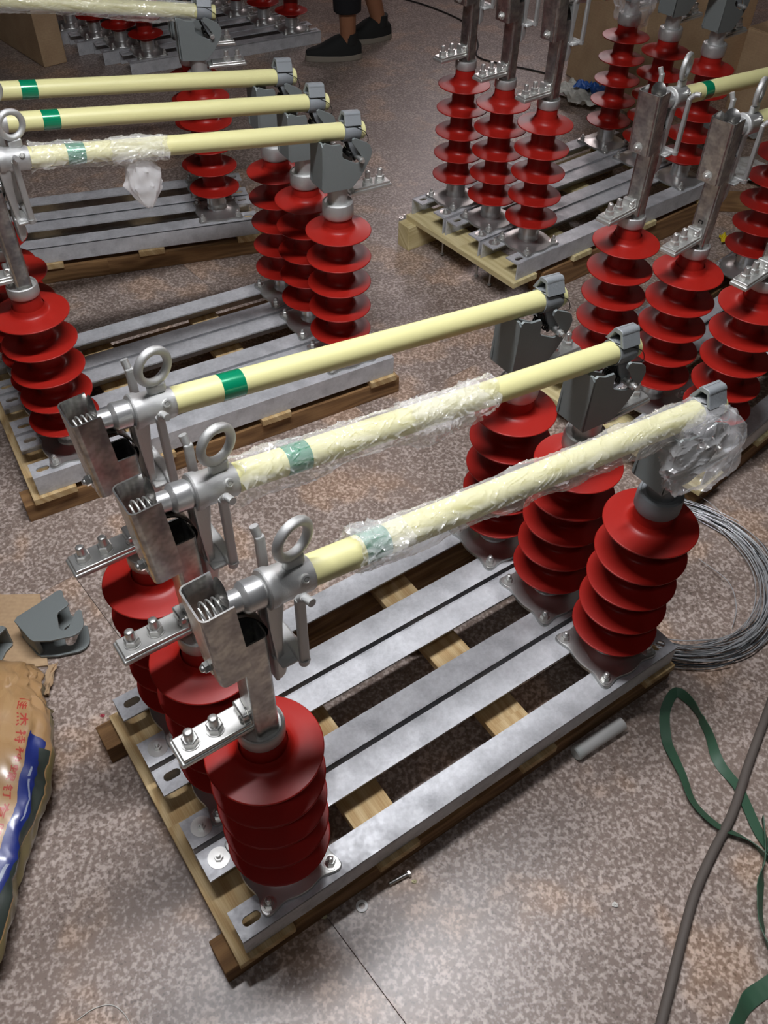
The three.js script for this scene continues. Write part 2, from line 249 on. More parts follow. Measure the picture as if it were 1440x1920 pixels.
  part('ferrule', tx(axis(creased(alongX([[-.1075, 0], [-.1075, .0112], [-.105, .0134], [-.0845, .0134], [-.081, .0176], [-.0785, .0192], [-.0592, .0192], [-.0585, .0185], [-.0585, 0]], 48), .5))), M.turned, head);
  part('pull_ring', tx([new THREE.TorusGeometry(.0232, .0060, 16, 48).rotateY(.25).translate(.193, .7675, 0), rbox(.026, .018, .012, .191, .734, 0, .005, 3), rbox(.018, .012, .010, .192, .743, 0, .004, 3)]), M.cast, head);
  part('screw', tx(creased(lathe([[0, .0022], [.0022, .002], [.0028, .0009], [.0036, .0024], [.0056, .0018], [.0062, -.003], [0, -.003]], 20), .5).rotateX(Math.PI / 2 - .5).translate(.195, .7075 + .0105, .0197)), M.bright, head);
  part('latch_lever', tx([plate([[.145, .700], [.168, .697], [.163, .655], [.160, .60], [.1635, .572], [.160, .556], [.153, .549], [.147, .556], [.149, .60], [.146, .65]], .009, [], .0025).translate(0, 0, .0125), plate([[.145, .700], [.168, .697], [.163, .655], [.160, .60], [.1635, .572], [.160, .556], [.153, .549], [.147, .556], [.149, .60], [.146, .65]], .009, [], .0025).translate(0, 0, -.0125), rbox(.008, .09, .022, .151, .640, 0, .003)]), M.cast, head);
  const L = .745, ft = part('fuse_tube', tx(axis(creased(alongX([[-.004, .012], [-.004, TR], [L - .001, TR], [L, TR - .001], [L, .0125], [L - .06, .0122]], 48), .6))), M.yellow, t);
  part('green_band', tx(axis(alongX([[.0735 + (o.band || 0), TR], [.074 + (o.band || 0), TR + .0006], [.1085 + (o.band || 0), TR + .0006], [.109 + (o.band || 0), TR]], 48))), M.green, ft);
  const arch = new THREE.Shape(); { const w = .0115, h = .024; arch.moveTo(-w - .008, 0); arch.lineTo(-w + .001, h - .007); arch.absarc(-w + .008, h - .006, .0065, Math.PI, Math.PI / 2, true); arch.lineTo(w - .008, h); arch.absarc(w - .008, h - .006, .0065, Math.PI / 2, 0, true); arch.lineTo(w + .008, 0); const p = new THREE.Path(); p.moveTo(-w - .002, .001); p.lineTo(w + .002, .001); p.lineTo(w - .005, h - .006); p.lineTo(-w + .005, h - .006); arch.holes.push(p); }
  const col = part('tube_collar', tx([axis(creased(alongX([[.690, TR + .0002], [.690, TR + .0026], [.692, TR + .0034], [.730, TR + .0034], [.732, TR + .0026], [.732, TR + .0002]], 44), .5)), axis(plate([[.697, -.012], [.729, -.012], [.741, -.038], [.749, -.052], [.741, -.062], [.726, -.060], [.712, -.040]], .007, [], .002).translate(0, 0, .012)), axis(plate([[.697, -.012], [.729, -.012], [.741, -.038], [.749, -.052], [.741, -.062], [.726, -.060], [.712, -.040]], .007, [], .002).translate(0, 0, -.012))]), M.greyCast, t);
  part('lifting_loop', tx(axis(creased(new THREE.ExtrudeGeometry(arch, { depth: .040, bevelEnabled: true, bevelThickness: .001, bevelSize: .001, bevelSegments: 1, curveSegments: 8 }).rotateY(Math.PI / 2).translate(.690, TR - .0005, 0), .6))), M.greyCast, col);
  part('fuse_wire', tx(tube([.688, .695, .71, .725, .742, .748, .744].map((s, k) => { const th = [.2, .45, .75, 1.05, 1.5, 2.2, 2.9][k], q = axisAt(s), r = TR + .0042 + (k > 4 ? .006 : 0); return V(q.x, q.y + r * Math.cos(th), r * Math.sin(th)); }), .0008, 40, 5)), M.dark, col);
  const hb = part('hinge_bracket', tx(hingeGeo()), M.greyPaint, t);
  part('pivot_pin', tx([cyl(.0065, .076, 0, 0, 0, 16).rotateX(Math.PI / 2).translate(.9235, .5585, 0), cyl(.0045, .088, 0, 0, 0, 12).rotateX(Math.PI / 2).translate(.9235, .5585, 0)]), M.bright, hb);
  part('flipper_spring', tx([tube(Array.from({ length: 60 }, (_, k) => V(.905 + .004 * Math.sin(k * .9), .566 + .006 * Math.cos(k * .9), -.018 + .036 * k / 59)), .0014, 120, 6), rod(V(.897, .594, .006), V(.921, .548, .006), .0035)]), M.dark, hb);
  part('mounting_stud', tx([cyl(.010, .06, A2, .468, 0, 18), creased(lathe([[0, .470], [.016, .470], [.016, .486], [0, .486]], 6).translate(A2, 0, 0), .5)]), M.cast, hb);
  return t;
}
const GROUPS = {                                                    // x, z of the corner, turn, height of the rails' underside
  A: [-.5117, -.8482, .6237, .073], B: [-1.1121, -1.8865, .5443, .073], C: [.0676, -2.8125, .6771, .106], F: [.4298, -1.910, .760, .078], D: [-1.571, -2.887, .326, .073],
};
function frame(g, a, b) { const [x, z, w] = GROUPS[g], c = Math.cos(w), s = Math.sin(w); return V(x + a * c + b * s, GROUPS[g][3], z - a * s + b * c); }
function seat(o, g, k) { const p = frame(g, .5, ZR + .179 * k); o.position.copy(p); o.rotation.y = GROUPS[g][2]; return o; }
const proto = makeUnit({ greyCap: true }, 'red cutout nearest the viewer, its long yellow tube wholly bagged in clear film', 'fuse cutouts on the nearest pallet');
const units = {};
const steelCap = (o) => { o.traverse(m => { if (m.name === 'cap') m.material = M.cast; }); return o; };
[
  ['A', 2, null, null],
  ['A', 1, 'middle red cutout of the nearest pallet, film wound round the left half of its tube', 'fuse cutouts on the nearest pallet'],
  ['A', 0, 'rear red cutout of the nearest pallet with a bare yellow tube and green band', 'fuse cutouts on the nearest pallet'],
  ['B', 2, 'front red cutout of the left pallet, crumpled film with a hanging tail on its tube', 'fuse cutouts on the left pallet'],
  ['B', 1, 'middle red cutout of the left pallet with a bare yellow tube', 'fuse cutouts on the left pallet'],
  ['B', 0, 'rear red cutout of the left pallet with a bare yellow tube', 'fuse cutouts on the left pallet'],
  ['C', 2, 'front red cutout on the cream wooden pallet at upper right', 'fuse cutouts on the cream pallet'],
  ['C', 1, 'middle red cutout on the cream wooden pallet at upper right', 'fuse cutouts on the cream pallet'],
  ['C', 0, 'rear red cutout on the cream wooden pallet, its hinge end hooded by a plastic bag', 'fuse cutouts on the cream pallet'],
  ['F', 0, 'rear red cutout on the right edge pallet, its green banded tube running out of frame', 'fuse cutouts on the right pallet'],
  ['F', 1, 'middle red cutout on the right edge pallet, steel hood face showing a stamped mark', 'fuse cutouts on the right pallet'],
  ['F', 2, 'front red cutout on the right edge pallet, its hood cut off by the frame', 'fuse cutouts on the right pallet'],
  ['D', 2, 'red cutout on the far left pallet whose film wrapped tube crosses the top left corner', 'fuse cutouts on the far left pallet'],
  ['D', 1, 'rear red cutout on the far left pallet, mostly hidden behind the yellow tubes', 'fuse cutouts on the far left pallet'],
  ].forEach(([g, k, label, group], i) => {
  let o = proto;
  if (i) { o = proto.clone(); o.name = numbered('fuse_cutout'); o.userData = { label, category: 'fuse cutout', group }; scene.add(o); steelCap(o); }
  seat(o, g, k); units[g + k] = o;
});
[0, 1, 2, 3].map(k => [-.537 - .181 * k * .505 - .075 * k * .863, -4.778 - .181 * k * .863 + .075 * k * .505, ['nearest', 'second', 'third', 'furthest'][k]]).forEach(([x, z, w], i) => {
  const o = proto.clone(); o.name = numbered('fuse_cutout'); scene.add(o); steelCap(o);
  o.userData = { label: `${w} red cutout of the dim row beyond the wrapped tube, left of the standing person`, category: 'fuse cutout', group: 'fuse cutouts in the dim row at the back' };
  const w0 = .53; o.position.set(x - (A2 - .5) * Math.cos(w0), .0, z + (A2 - .5) * Math.sin(w0)); o.rotation.y = w0; units['E' + i] = o;
});

{ const y = .512 + RT, x0 = .1064 - .5; part('stamped_mark', [box(.001, .0016, .010, x0, y, .0), box(.001, .007, .0016, x0, y - .003, -.0045), box(.001, .007, .0016, x0, y - .003, .0045)], M.dark, units.F1.children.find(m => m.name === 'contact_post')); }

// ------------------------------------------------------------------ pallets
function pallet(g, label, mTop, mBase, extra) {
  const t = thing('pallet', label, 'pallet', 'timber pallets under the cutouts'), [x, z, w, top] = GROUPS[g], bb = g === 'D' ? .150 : -.272 + .264;
  const o = frame(g, .5, .264); t.position.set(o.x, 0, o.z); t.rotation.y = w;
  const th = .019, bh = top - th;
  const boards = [[-.018, .088], [.258, .345], [.588, .674], [.922, 1.006]];
  boards.forEach(([a0, a1], i) => { const gm = uvBox(rbox(a1 - a0 - .001, th, .537 - bb + (g === 'D' && i === 1 ? .05 : 0), (a0 + a1) / 2 - .5, top - th / 2, (bb + .537 - (g === 'D' && i === 1 ? .05 : 0)) / 2 - .264, .0015), 1, i * .37, i * .21); part('cross_board', uvPlanar(gm, (x, y, z) => [z * 1 + i * .37, x * 1.6 + y + i * .23]), mTop, t); });
  for (const [b0, b1, a0, a1] of [[bb - .004, bb + .056, -.048, 1.02], [.468, .528, g === 'C' ? .13 : g === 'F' ? .0 : -.042, 1.02]]) part('bearer', uvPlanar(rbox(a1 - a0, bh, b1 - b0, (a0 + a1) / 2 - .5, bh / 2, (b0 + b1) / 2 - .264, .002), (x, y, z) => [x * .8 + b0, (y + z) * 2 + b0]), g === 'C' && b0 > .4 ? M.woodTan : mBase, t);
  // long bolts hold the left rail ends down: nut and washer belong to the cutout, the shank below to the pallet
  const zs = ZR - .02745;
  for (const [k, side] of extra || []) {
    part('fixing_nut', [cyl(.0188, .0015, 0, .0008, 0, 32), creased(lathe([[0, .0015], [.0078, .0015], [.0078, .008], [0, .008]], 6), .5), cyl(.0042, .017, 0, .0085, 0, 12)].map(q => q.translate(.030 - .5, RT, side * zs)), M.bright, units[g + k]);
    part('fixing_screw', [cyl(.0036, top - .012, 0, (top - .012) / 2 + .011, 0, 10), cyl(.008, .004, 0, .010, 0, 6)].map(q => q.translate(.030 - .5, 0, ZR + .179 * k + side * zs - .264)), M.zinc, t);
  }
  return t;
}
pallet('A', 'pine pallet of pale boards under the nearest three cutouts', M.woodPale, M.woodTan, [[0, 1], [1, 1], [2, -1]]);
pallet('B', 'brown timber pallet under the left three cutouts', M.woodPale, M.woodTan, []);
pallet('C', 'cream new timber pallet with screws poking down, at upper right', M.woodCream, M.woodCream, [[0, 1], [1, 1], [2, -1]]);
pallet('F', 'timber pallet under the cutouts at the right edge', M.woodCream, M.woodTan, []);
pallet('D', 'brown timber pallet under the far left cutouts', M.woodPale, M.woodTan, []);

// ------------------------------------------------------------------ plastic film round the tubes
function grid(nu, nv, fn, wrapV) {
  const pos = [], idx = [], m = wrapV ? nv : nv + 1;
  for (let i = 0; i <= nu; i++) for (let j = 0; j < m; j++) { const p = fn(i / nu, j / nv); pos.push(p.x, p.y, p.z); }
  for (let i = 0; i < nu; i++) for (let j = 0; j < nv; j++) { const a = i * m + j, b = i * m + (j + 1) % m, c = a + m, d = b + m; if (!wrapV && j + 1 >= m) continue; idx.push(a, b, c, b, d, c); }
  const g = new THREE.BufferGeometry(); g.setAttribute('position', new THREE.Float32BufferAttribute(pos, 3)); g.setIndex(idx); g.computeVertexNormals(); return g;
}
const ridge = (x, y, z) => 1 - Math.abs(n3(x, y, z));
function sleeve(s0, s1, seed, puff, sag, head, loose = 0) {
  return creased(grid(Math.round((s1 - s0) * 560), 96, (u, v) => {
    const s = s0 + (s1 - s0) * u, th = v * Math.PI * 2 + .5, c = Math.cos(th), q = Math.sin(th);
    const ph = s * 120 + .9 * th + 3.2 * n3(s * 11, c * 1.1 + seed, q * 1.1), w = Math.pow(1 - Math.abs(Math.sin(ph)), 3), w2 = Math.pow(1 - Math.abs(Math.sin(s * 210 - 1.6 * th + 3 * n3(s * 17, c, q + seed * 2))), 5);
    const m1 = .5 + .5 * n3(s * 20, c * 1.3, q * 1.3 + seed), m2 = .5 + .5 * n3(s * 34, c * 1.6 + seed, q * 1.6), big = n3(s * 9, c * .9, q * .9 + seed);
    const edge = ss(0, .03, u) * ss(0, .03, 1 - u);
    let r = TR + .0014 + loose * edge + puff * (.34 * w * m1 + .26 * w2 * m2 + .75 * Math.max(0, big)) + (head || 0) * ss(.05, 0, u);
    r += (1 - edge) * (.002 + .003 * n3(th * 2, seed, u * 8)) + sag * Math.pow(Math.max(0, -c), 2.2) * (.6 + .7 * n3(s * 7, 2, seed));
    const jag = (u < .01 || u > .99) ? .006 * n3(th * 1.6, seed + 5, u * 3) : 0, p = axisAt(s + jag);
    return V(p.x - .5 + r * c * Math.sin(TILT) * 1, p.y + RT + r * c * Math.cos(TILT), r * q);
  }, true), .5);
}
function onUnit(o, k) { const u = units[k]; o.position.copy(u.position); o.rotation.copy(u.rotation); return o; }
function blob(cx, cy, cz, rx, ry, rz, seed, amp, shape) {         // a loose crumpled bag
  return creased(grid(64, 84, (u, v) => {
    const la = (u - .5) * Math.PI, th = v * Math.PI * 2, d = V(Math.cos(la) * Math.cos(th), Math.sin(la), Math.cos(la) * Math.sin(th));
    let k = 1 + amp * (.8 * n3(d.x * 1.1 + seed, d.y * 1.1, d.z * 1.1) + .55 * Math.pow(ridge(d.x * 1.2, d.y * 1.2 + seed, d.z * 1.2), 5) + .22 * Math.pow(ridge(d.x * 2.2 + seed, d.y * 2.2, d.z * 2.2), 8) - .15);
    if (shape) k *= shape(d);
    return V(cx + d.x * rx * k - .5, cy + d.y * ry * k + RT, cz + d.z * rz * k);
  }, true), .35);
}
{
  const a3 = onUnit(thing('plastic_wrap', 'clear crumpled film sleeve wound along the whole yellow tube nearest the viewer', 'plastic wrap'), 'A2');
  part('sleeve', sleeve(.070, .700, 3.3, .0085, .012, 0, .0014), M.film, a3); part('loose_flap', sleeve(.062, .135, 8.1, .012, .006, 0, .003), M.film, a3);
  const bag = onUnit(thing('plastic_bag', 'clear crumpled bag draped over the hinge end of the nearest cutout', 'plastic bag'), 'A2');
  part('bag', blob(.870, .580, .040, .068, .070, .046, 4.4, .2, d => 1 + .16 * Math.max(0, d.x) - .1 * Math.max(0, d.y)), M.filmClear, bag);
  const a2 = onUnit(thing('plastic_wrap', 'clear crumpled film sleeve round the left half of the middle tube on the nearest pallet', 'plastic wrap'), 'A1');
  part('sleeve', sleeve(.004, .400, 12.7, .0115, .012, .003, .003), M.film, a2); part('loose_flap', sleeve(.27, .425, 17.2, .017, .016, 0, .004), M.film, a2);
  const b3 = onUnit(thing('plastic_wrap', 'crumpled film with a pointed hanging tail on the front tube of the left pallet', 'plastic wrap'), 'B2');
  part('sleeve', sleeve(.004, .265, 21.9, .010, .006, .003), M.film, b3); part('loose_flap', sleeve(.16, .275, 29.5, .013, .004), M.film, b3);
  part('tail', creased(grid(40, 40, (u, v) => { const s = .215, p = axisAt(s), th = v * Math.PI * 2, y = -.012 - .115 * u, w = (.006 + .030 * Math.sin(Math.PI * Math.pow(u, .8))) * (1 + .12 * n3(Math.cos(th), Math.sin(th), u * 2.4) + .25 * Math.pow(ridge(Math.cos(th) * 1.4, Math.sin(th) * 1.4, u * .8), 6)); return V(p.x - .5 + w * Math.cos(th) + .004 * u, p.y + RT + y, w * .5 * Math.sin(th) + .006 * u); }, true), .4), M.filmWhite, b3);
  const d3 = onUnit(thing('plastic_wrap', 'film sleeve round the yellow tube crossing the top left corner', 'plastic wrap'), 'D2');
  part('sleeve', sleeve(.010, .685, 33.3, .010, .010), M.film, d3);
  const c1 = onUnit(thing('plastic_bag', 'pinkish clear bag over the hinge end of the rear cutout at upper right', 'plastic bag'), 'C0');
  part('bag', blob(.885, .53, .0, .066, .125, .062, 9.4, .35), M.film, c1);
}

// ------------------------------------------------------------------ things on the floor near the viewer
{
  const t = thing('wire_coil', 'loose coil of thin grey steel wire on the floor at right', 'wire coil'); t.position.set(.684, 0, -1.296);
  const rr = rng(5);
  for (let k = 0; k < 34; k++) {
    const r0 = .232 + .022 * (rr() - .5) * 2, ph = rr() * 6.28, ex = (rr() - .5) * .03, ez = (rr() - .5) * .03, y0 = .003 + .028 * rr(), rad = .0011 + .0005 * rr(), pts = [];
    const span = 5.2 + rr() * 1.2, n = 44; for (let i = 0; i <= n; i++) { const a = ph + span * i / n, r = r0 + .008 * n3(a * .7, k, 2.2); pts.push(V(r * Math.cos(a) * .985 + ex, Math.max(.002, y0 + .012 * n3(a * .8, k, 5)), r * Math.sin(a) + ez)); }
    part('wire_strand', tube(pts, rad, 96, 5), k % 4 === 0 ? M.wireDark : M.wire, t);
  }
  part('wire_strand', tube([V(.11, .02, -.27), V(.155, .03, -.20), V(.19, .012, -.13)], .001, 20, 5), M.wire, t);
  part('wire_strand', tube([V(.08, .01, -.05), V(.13, .02, .03), V(.13, .016, .10), V(.11, .01, .15)], .001, 20, 5), M.wire, t);
}
solo('power_cable', tube([[.95, -1.16], [.882, -1.05], [.82, -.944], [.739, -.809], [.682, -.709], [.621, -.626], [.576, -.558], [.534, -.476], [.502, -.409], [.475, -.353], [.44, -.27], [.40, -.16], [.36, -.02]].map(([x, z]) => V(x, .0092, z)), .0088, 120, 14), M.cable, 'dark grey rubber cable running down the right side of the floor', 'cable');
function ribbon(pts, w, twist, y0) {                                // woven strap: a band with thickness
  const c = new THREE.CatmullRomCurve3(pts.map(([x, z]) => V(x, 0, z)), false, 'centripetal'), n = pts.length * 9;
  const ring = (u, k) => { const p = c.getPointAt(u), d = c.getTangentAt(u), a = twist(u), sx = V(-d.z, 0, d.x), up = V(0, 1, 0), e = sx.clone().multiplyScalar(Math.cos(a)).addScaledVector(up, Math.sin(a)), nn = sx.clone().multiplyScalar(-Math.sin(a)).addScaledVector(up, Math.cos(a)); const h = y0 + w / 2 * Math.abs(Math.sin(a)) + .0025 * Math.abs(n3(u * 9, 3, y0 * 90)); const q = [[-1, 1], [-.5, 1.25], [0, 1], [.5, 1.25], [1, 1], [1, -1], [-1, -1]][k]; return p.clone().addScaledVector(V(0, 1, 0), h).addScaledVector(e, q[0] * w / 2).addScaledVector(nn, q[1] * .0009); };
  return creased(grid(n, 7, (u, v) => ring(u, Math.round(v * 7) % 7), true), .5);
}
{
  const pts = [[.80, -.56], [.76, -.60], [.736, -.649], [.725, -.679], [.708, -.769], [.683, -.819], [.673, -.889], [.653, -.951], [.632, -.974], [.602, -.935], [.590, -.863], [.603, -.794], [.614, -.728], [.646, -.687], [.699, -.658], [.722, -.628], [.745, -.60], [.80, -.58]];
  const t = thing('green_strap', 'dark green woven strap lying in a loop under the cable', 'strap');
  part('loop', ribbon(pts, .021, u => 1.1 * n3(u * 3.2, 4, 1) + (u > .4 ? .95 : .6), .0016), M.strap, t);
  part('loose_end', ribbon([[.735, -.70], [.731, -.66], [.716, -.62], [.694, -.565], [.682, -.52], [.680, -.48], [.70, -.43], [.76, -.38]], .022, u => .9 + .6 * n3(u * 4, 8, 2), .004), M.strap, t);
  part('loose_end', ribbon([[.78, -.47], [.72, -.44], [.669, -.413], [.626, -.388], [.60, -.356], [.575, -.30]], .028, u => .5 + .5 * n3(u * 3, 12, 2), .0016), M.strap, t);
}
{
  const t = thing('plastic_tube', 'short clear plastic tube on the floor beside the nearest pallet', 'plastic tube'); t.position.set(.4485, .0155, -.8575); t.rotation.y = Math.atan2(.069, .103);
  part('wall', creased(alongX([[-.062, .0128], [-.062, .0145], [.062, .0145], [.062, .0128], [-.062, .0128]], 36), .5), P({ color: 0xf4f4f2, roughness: .25, transmission: .55, thickness: 0, side: THREE.DoubleSide }), t);
  part('end_cap', creased(alongX([[-.0655, 0], [-.0655, .0125], [-.063, .0152], [-.052, .0152], [-.052, .0146]], 30), .5), P({ color: 0xdfe3e0, roughness: .3, transmission: .5, thickness: 0, side: THREE.DoubleSide }), t);
}
{ const g = creased(lathe([[.0055, .0004], [.0105, .0002], [.0108, .0006], [.0108, .0024], [.0104, .0027], [.0059, .0027], [.0055, .0023], [.0055, .0004]], 40), .5).translate(-.020, .0002, -.524); solo('washer', g, S({ color: 0xf2f2ef, roughness: .4, metalness: 0 }), 'bright flat washer on the floor by the front corner of the nearest pallet', 'washer'); }
{ const t = thing('bolt', 'short hex bolt lying beside the nearest pallet near the washer', 'bolt'); t.position.set(.046, .0065, -.572); t.rotation.y = Math.atan2(.018, .033); part('shank', cyl(.0036, .038, 0, 0, 0, 16).rotateZ(Math.PI / 2).translate(-.002, 0, 0), M.zinc, t); part('bolt_head', creased(lathe([[0, 0], [.0066, 0], [.0066, .005], [0, .005]], 6).rotateZ(-Math.PI / 2).translate(.017, 0, 0), .5), M.bright, t); }
{ const t = thing('hex_nut', 'tiny bright nut on the bare floor of the aisle', 'nut'); t.position.set(.034, 0, -2.968); part('body', creased(lathe([[.0045, 0], [.010, 0], [.010, .009], [.0045, .009], [.0045, 0]], 6), .5), M.bright, t); part('stud', cyl(.004, .03, .012, .006, 0, 10).rotateZ(.0), M.bright, t).visible = true; }
function chip(x, z, r, m, label, cat) { const g = blobFlat(r); g.translate(x, 0, z); return solo('floor_chip', g, m, label, cat || 'debris'); }
function blobFlat(r) { return creased(grid(10, 16, (u, v) => { const la = (u - .5) * Math.PI, th = v * 6.2832, k = r * (1 + .35 * n3(Math.cos(th) * 1.5 + r * 900, Math.sin(th) * 1.5, la)); return V(k * Math.cos(la) * Math.cos(th), k * .35 * (Math.sin(la) + 1), k * .8 * Math.cos(la) * Math.sin(th)); }, true), .5); }
chip(.431, -.538, .0055, M.white, 'small white paper chip on the floor left of the cable'); chip(.073, -.569, .0045, M.cream, 'pale yellow crumb on the floor right of the bolt');
chip(-.086, -.505, .006, M.cream, 'pale wood splinter at the front edge of the nearest pallet'); chip(-.568, -.885, .0045, S({ color: 0xa5404c, roughness: .8 }), 'small pink scrap on the floor left of the nearest pallet');
solo('thread', tube([V(-.475, .0015, -.335), V(-.452, .0018, -.352), V(-.425, .0015, -.358), V(-.40, .0018, -.345), V(-.38, .0015, -.32)], .0008, 30, 5), M.white, 'thin white thread on the floor at the bottom left', 'thread');

// loose hinge brackets on a flat carton sheet
{
  const t = thing('cardboard_sheet', 'flattened tan cardboard sheet on the floor at left under the grey bracket', 'cardboard');
  const pts = [[-1.35, 1.10], [-.98, 1.22], [-.872, 1.185], [-.786, 1.190], [-.758, 1.13], [-.738, 1.06], [-.712, 1.0], [-.735, .996], [-.80, .994], [-1.3, .992]];
  part('board', uvBox(plate(pts, .005, [], .0008).rotateX(-Math.PI / 2).translate(0, .0028, 0)), M.card, t);
  const e = (v, h) => V(-.70 + v[0], h, -.98 + v[1]);
  part('torn_edge', creased(grid(8, 6, (u, v) => V(-.708 + .022 * u + .006 * n3(u * 3, v * 3, 1), .006 + .010 * u * (1 + n3(u * 4, v * 5, 3)), -1.0 + .075 * v), false), .4), S({ map: cardTex, roughness: .9, side: THREE.DoubleSide }), t);
}
function looseBracket(label) { const t = thing('hinge_bracket_part', label, 'bracket', 'loose hinge brackets on the cardboard'); part('body', hingeGeo().map(g => g.translate(-.827, -.51, 0)), M.greyPaint, t); return t; }
{
  // lying on one cheek: local z up
  const a = looseBracket('loose grey bent steel bracket with a J shaped notch on the cardboard');
  const ax = V(.064, 0, .053).normalize(), ay = V(.070, 0, -.083).normalize(), az = V(0, 1, 0); ax.copy(ay.clone().cross(az)).normalize();
  a.setRotationFromMatrix(new THREE.Matrix4().makeBasis(ax, ay, az)); a.position.set(-.779, .0375, -1.077);
  const b = a.clone(); b.name = numbered('hinge_bracket_part'); b.userData = { label: 'second grey bracket on the cardboard, cut off by the left edge', category: 'bracket', group: 'loose hinge brackets on the cardboard' }; scene.add(b);
  b.setRotationFromMatrix(new THREE.Matrix4().makeBasis(V(0, 0, 1), V(1, 0, 0).multiplyScalar(1), V(0, 1, 0))); b.position.set(-.905, .0375, -1.052);
}
// the sack of screws
{
  const W = 1024, H = 1024, cv = document.createElement('canvas'); cv.width = W; cv.height = H; const x = cv.getContext('2d');
  x.fillStyle = '#b48f62'; x.fillRect(0, 0, W, H);
  const q = rng(21); for (let i = 0; i < 260; i++) { x.fillStyle = ['rgba(160,120,74,.10)', 'rgba(220,190,140,.10)', 'rgba(120,86,50,.08)'][i % 3]; x.beginPath(); x.ellipse(q() * W, q() * H, 10 + q() * 70, 6 + q() * 30, q() * 3, 0, 7); x.fill(); }
  // canvas x = along the sack away from its tied end, canvas y = down the side
  x.fillStyle = '#1c2f7c'; x.beginPath(); x.moveTo(275, 640); x.lineTo(1024, 650); x.lineTo(1024, 770); x.lineTo(292, 800); x.closePath(); x.fill();
  x.fillStyle = '#39423c'; x.fillRect(312, 760, 760, 90); x.fillStyle = '#7f734c'; x.fillRect(0, 860, 1024, 170);
  x.fillStyle = 'rgba(200,205,205,.75)'; for (const [a, b, w, h] of [[372, 690, 26, 16], [405, 700, 110, 14], [620, 700, 40, 20], [700, 720, 90, 26], [820, 700, 60, 40]]) { x.save(); x.translate(a, b); x.rotate(.06); x.fillRect(0, 0, w, h); x.restore(); }
  // each character: strokes in a 100-unit box, upright in the canvas (its top towards +y after flip)
  const glyphs = [
    [[28, 5, 8, 45], [20, 30, 20, 98], [42, 22, 92, 22], [66, 5, 66, 46], [36, 46, 96, 46], [42, 68, 92, 68], [66, 50, 66, 92], [34, 92, 98, 92]],
    [[8, 25, 92, 25], [50, 3, 50, 70], [50, 27, 10, 64], [50, 27, 92, 62], [14, 80, 8, 96], [34, 80, 38, 95], [60, 80, 66, 95], [82, 78, 94, 95]],
    [[22, 5, 14, 30], [12, 24, 42, 24], [27, 3, 27, 97], [8, 58, 42, 46], [52, 20, 92, 20], [72, 4, 72, 40], [46, 40, 97, 40], [48, 60, 96, 60], [80, 44, 80, 94], [80, 94, 68, 88], [56, 70, 64, 80]],
    [[36, 6, 12, 14], [6, 34, 46, 34], [26, 12, 26, 97], [26, 36, 6, 66], [28, 44, 42, 58], [54, 28, 54, 66], [54, 28, 94, 28], [94, 28, 94, 66], [54, 64, 94, 64], [74, 4, 74, 97]],
    [[8, 22, 8, 58], [8, 22, 40, 22], [40, 22, 40, 56], [8, 54, 40, 54], [24, 4, 24, 84], [6, 88, 42, 82], [36, 76, 42, 92], [52, 8, 94, 8], [52, 8, 52, 44], [94, 8, 94, 44], [52, 26, 94, 26], [52, 44, 94, 44], [73, 8, 73, 44], [74, 48, 54, 62], [54, 62, 84, 62], [84, 54, 52, 76], [52, 76, 94, 74], [74, 74, 74, 97], [60, 82, 52, 94], [86, 82, 95, 93]],
    [[26, 4, 6, 34], [20, 18, 44, 18], [12, 36, 40, 36], [8, 56, 44, 56], [26, 36, 26, 92], [26, 92, 44, 80], [50, 20, 98, 20], [76, 20, 76, 92], [76, 92, 62, 84]],
    [[6, 22, 94, 22], [46, 3, 10, 60], [36, 42, 36, 97], [36, 42, 82, 42], [82, 42, 82, 94], [82, 94, 70, 90], [36, 58, 82, 58], [36, 74, 82, 74]],
    [[12, 6, 12, 97], [12, 8, 38, 8], [38, 8, 26, 32], [26, 32, 40, 52], [40, 52, 18, 62], [52, 8, 52, 92], [52, 8, 88, 8], [88, 8, 88, 46], [52, 27, 88, 27], [52, 46, 88, 46], [52, 92, 68, 82], [90, 54, 70, 66], [62, 52, 97, 95]],
  ];
  x.strokeStyle = '#b23a2a'; x.lineCap = 'butt'; x.lineWidth = 11;
  glyphs.forEach((g, i) => { x.save(); x.translate(176 + i * 50, 612 + i * 2); x.scale(.42, -.58); for (const [a, b, c, d] of g) { x.beginPath(); x.moveTo(a, b * .98 - 0); x.lineTo(c, d * .98); x.stroke(); } x.restore(); });
  const tex = new THREE.CanvasTexture(cv); tex.colorSpace = THREE.SRGBColorSpace; tex.flipY = false; tex.wrapS = tex.wrapT = THREE.ClampToEdgeWrapping; tex.needsUpdate = true;
  const t = thing('screw_sack', 'tan paper sack in shiny film with red Chinese lettering and a blue band', 'sack'); t.position.set(-.822, 0, -.60);
  const nu = 70, nv = 72, pos = [], uv = [], idx = [];
  for (let i = 0; i <= nu; i++) for (let j = 0; j <= nv; j++) {
    const u = i / nu, v = j / nv, z = -.39 + .72 * u, end = Math.pow(clamp(u / .22), .45) * Math.pow(clamp((1 - u) / .18), .45), hw = (.145 + .06 * ss(0, .45, u)) * (.5 + .5 * end), hh = .058 * Math.pow(end, .8) + .004;
    const th = -Math.PI / 2 + v * Math.PI * 2, c = Math.cos(th), s = Math.sin(th);               // v .25 = right side, .5 = top
    const crum = 1 + .05 * n3(u * 6, c * 2, s * 2) + .035 * ridge(u * 14, c * 3, s * 3) + (u < .2 ? .10 * n3(u * 22, c * 4, s * 4) : 0);
    const xx = hw * Math.sign(c) * Math.pow(Math.abs(c), .8) * crum + .0 , yy = hh * (Math.sign(s) * Math.pow(Math.abs(s), .75)) * (s > 0 ? crum : 1) + hh;
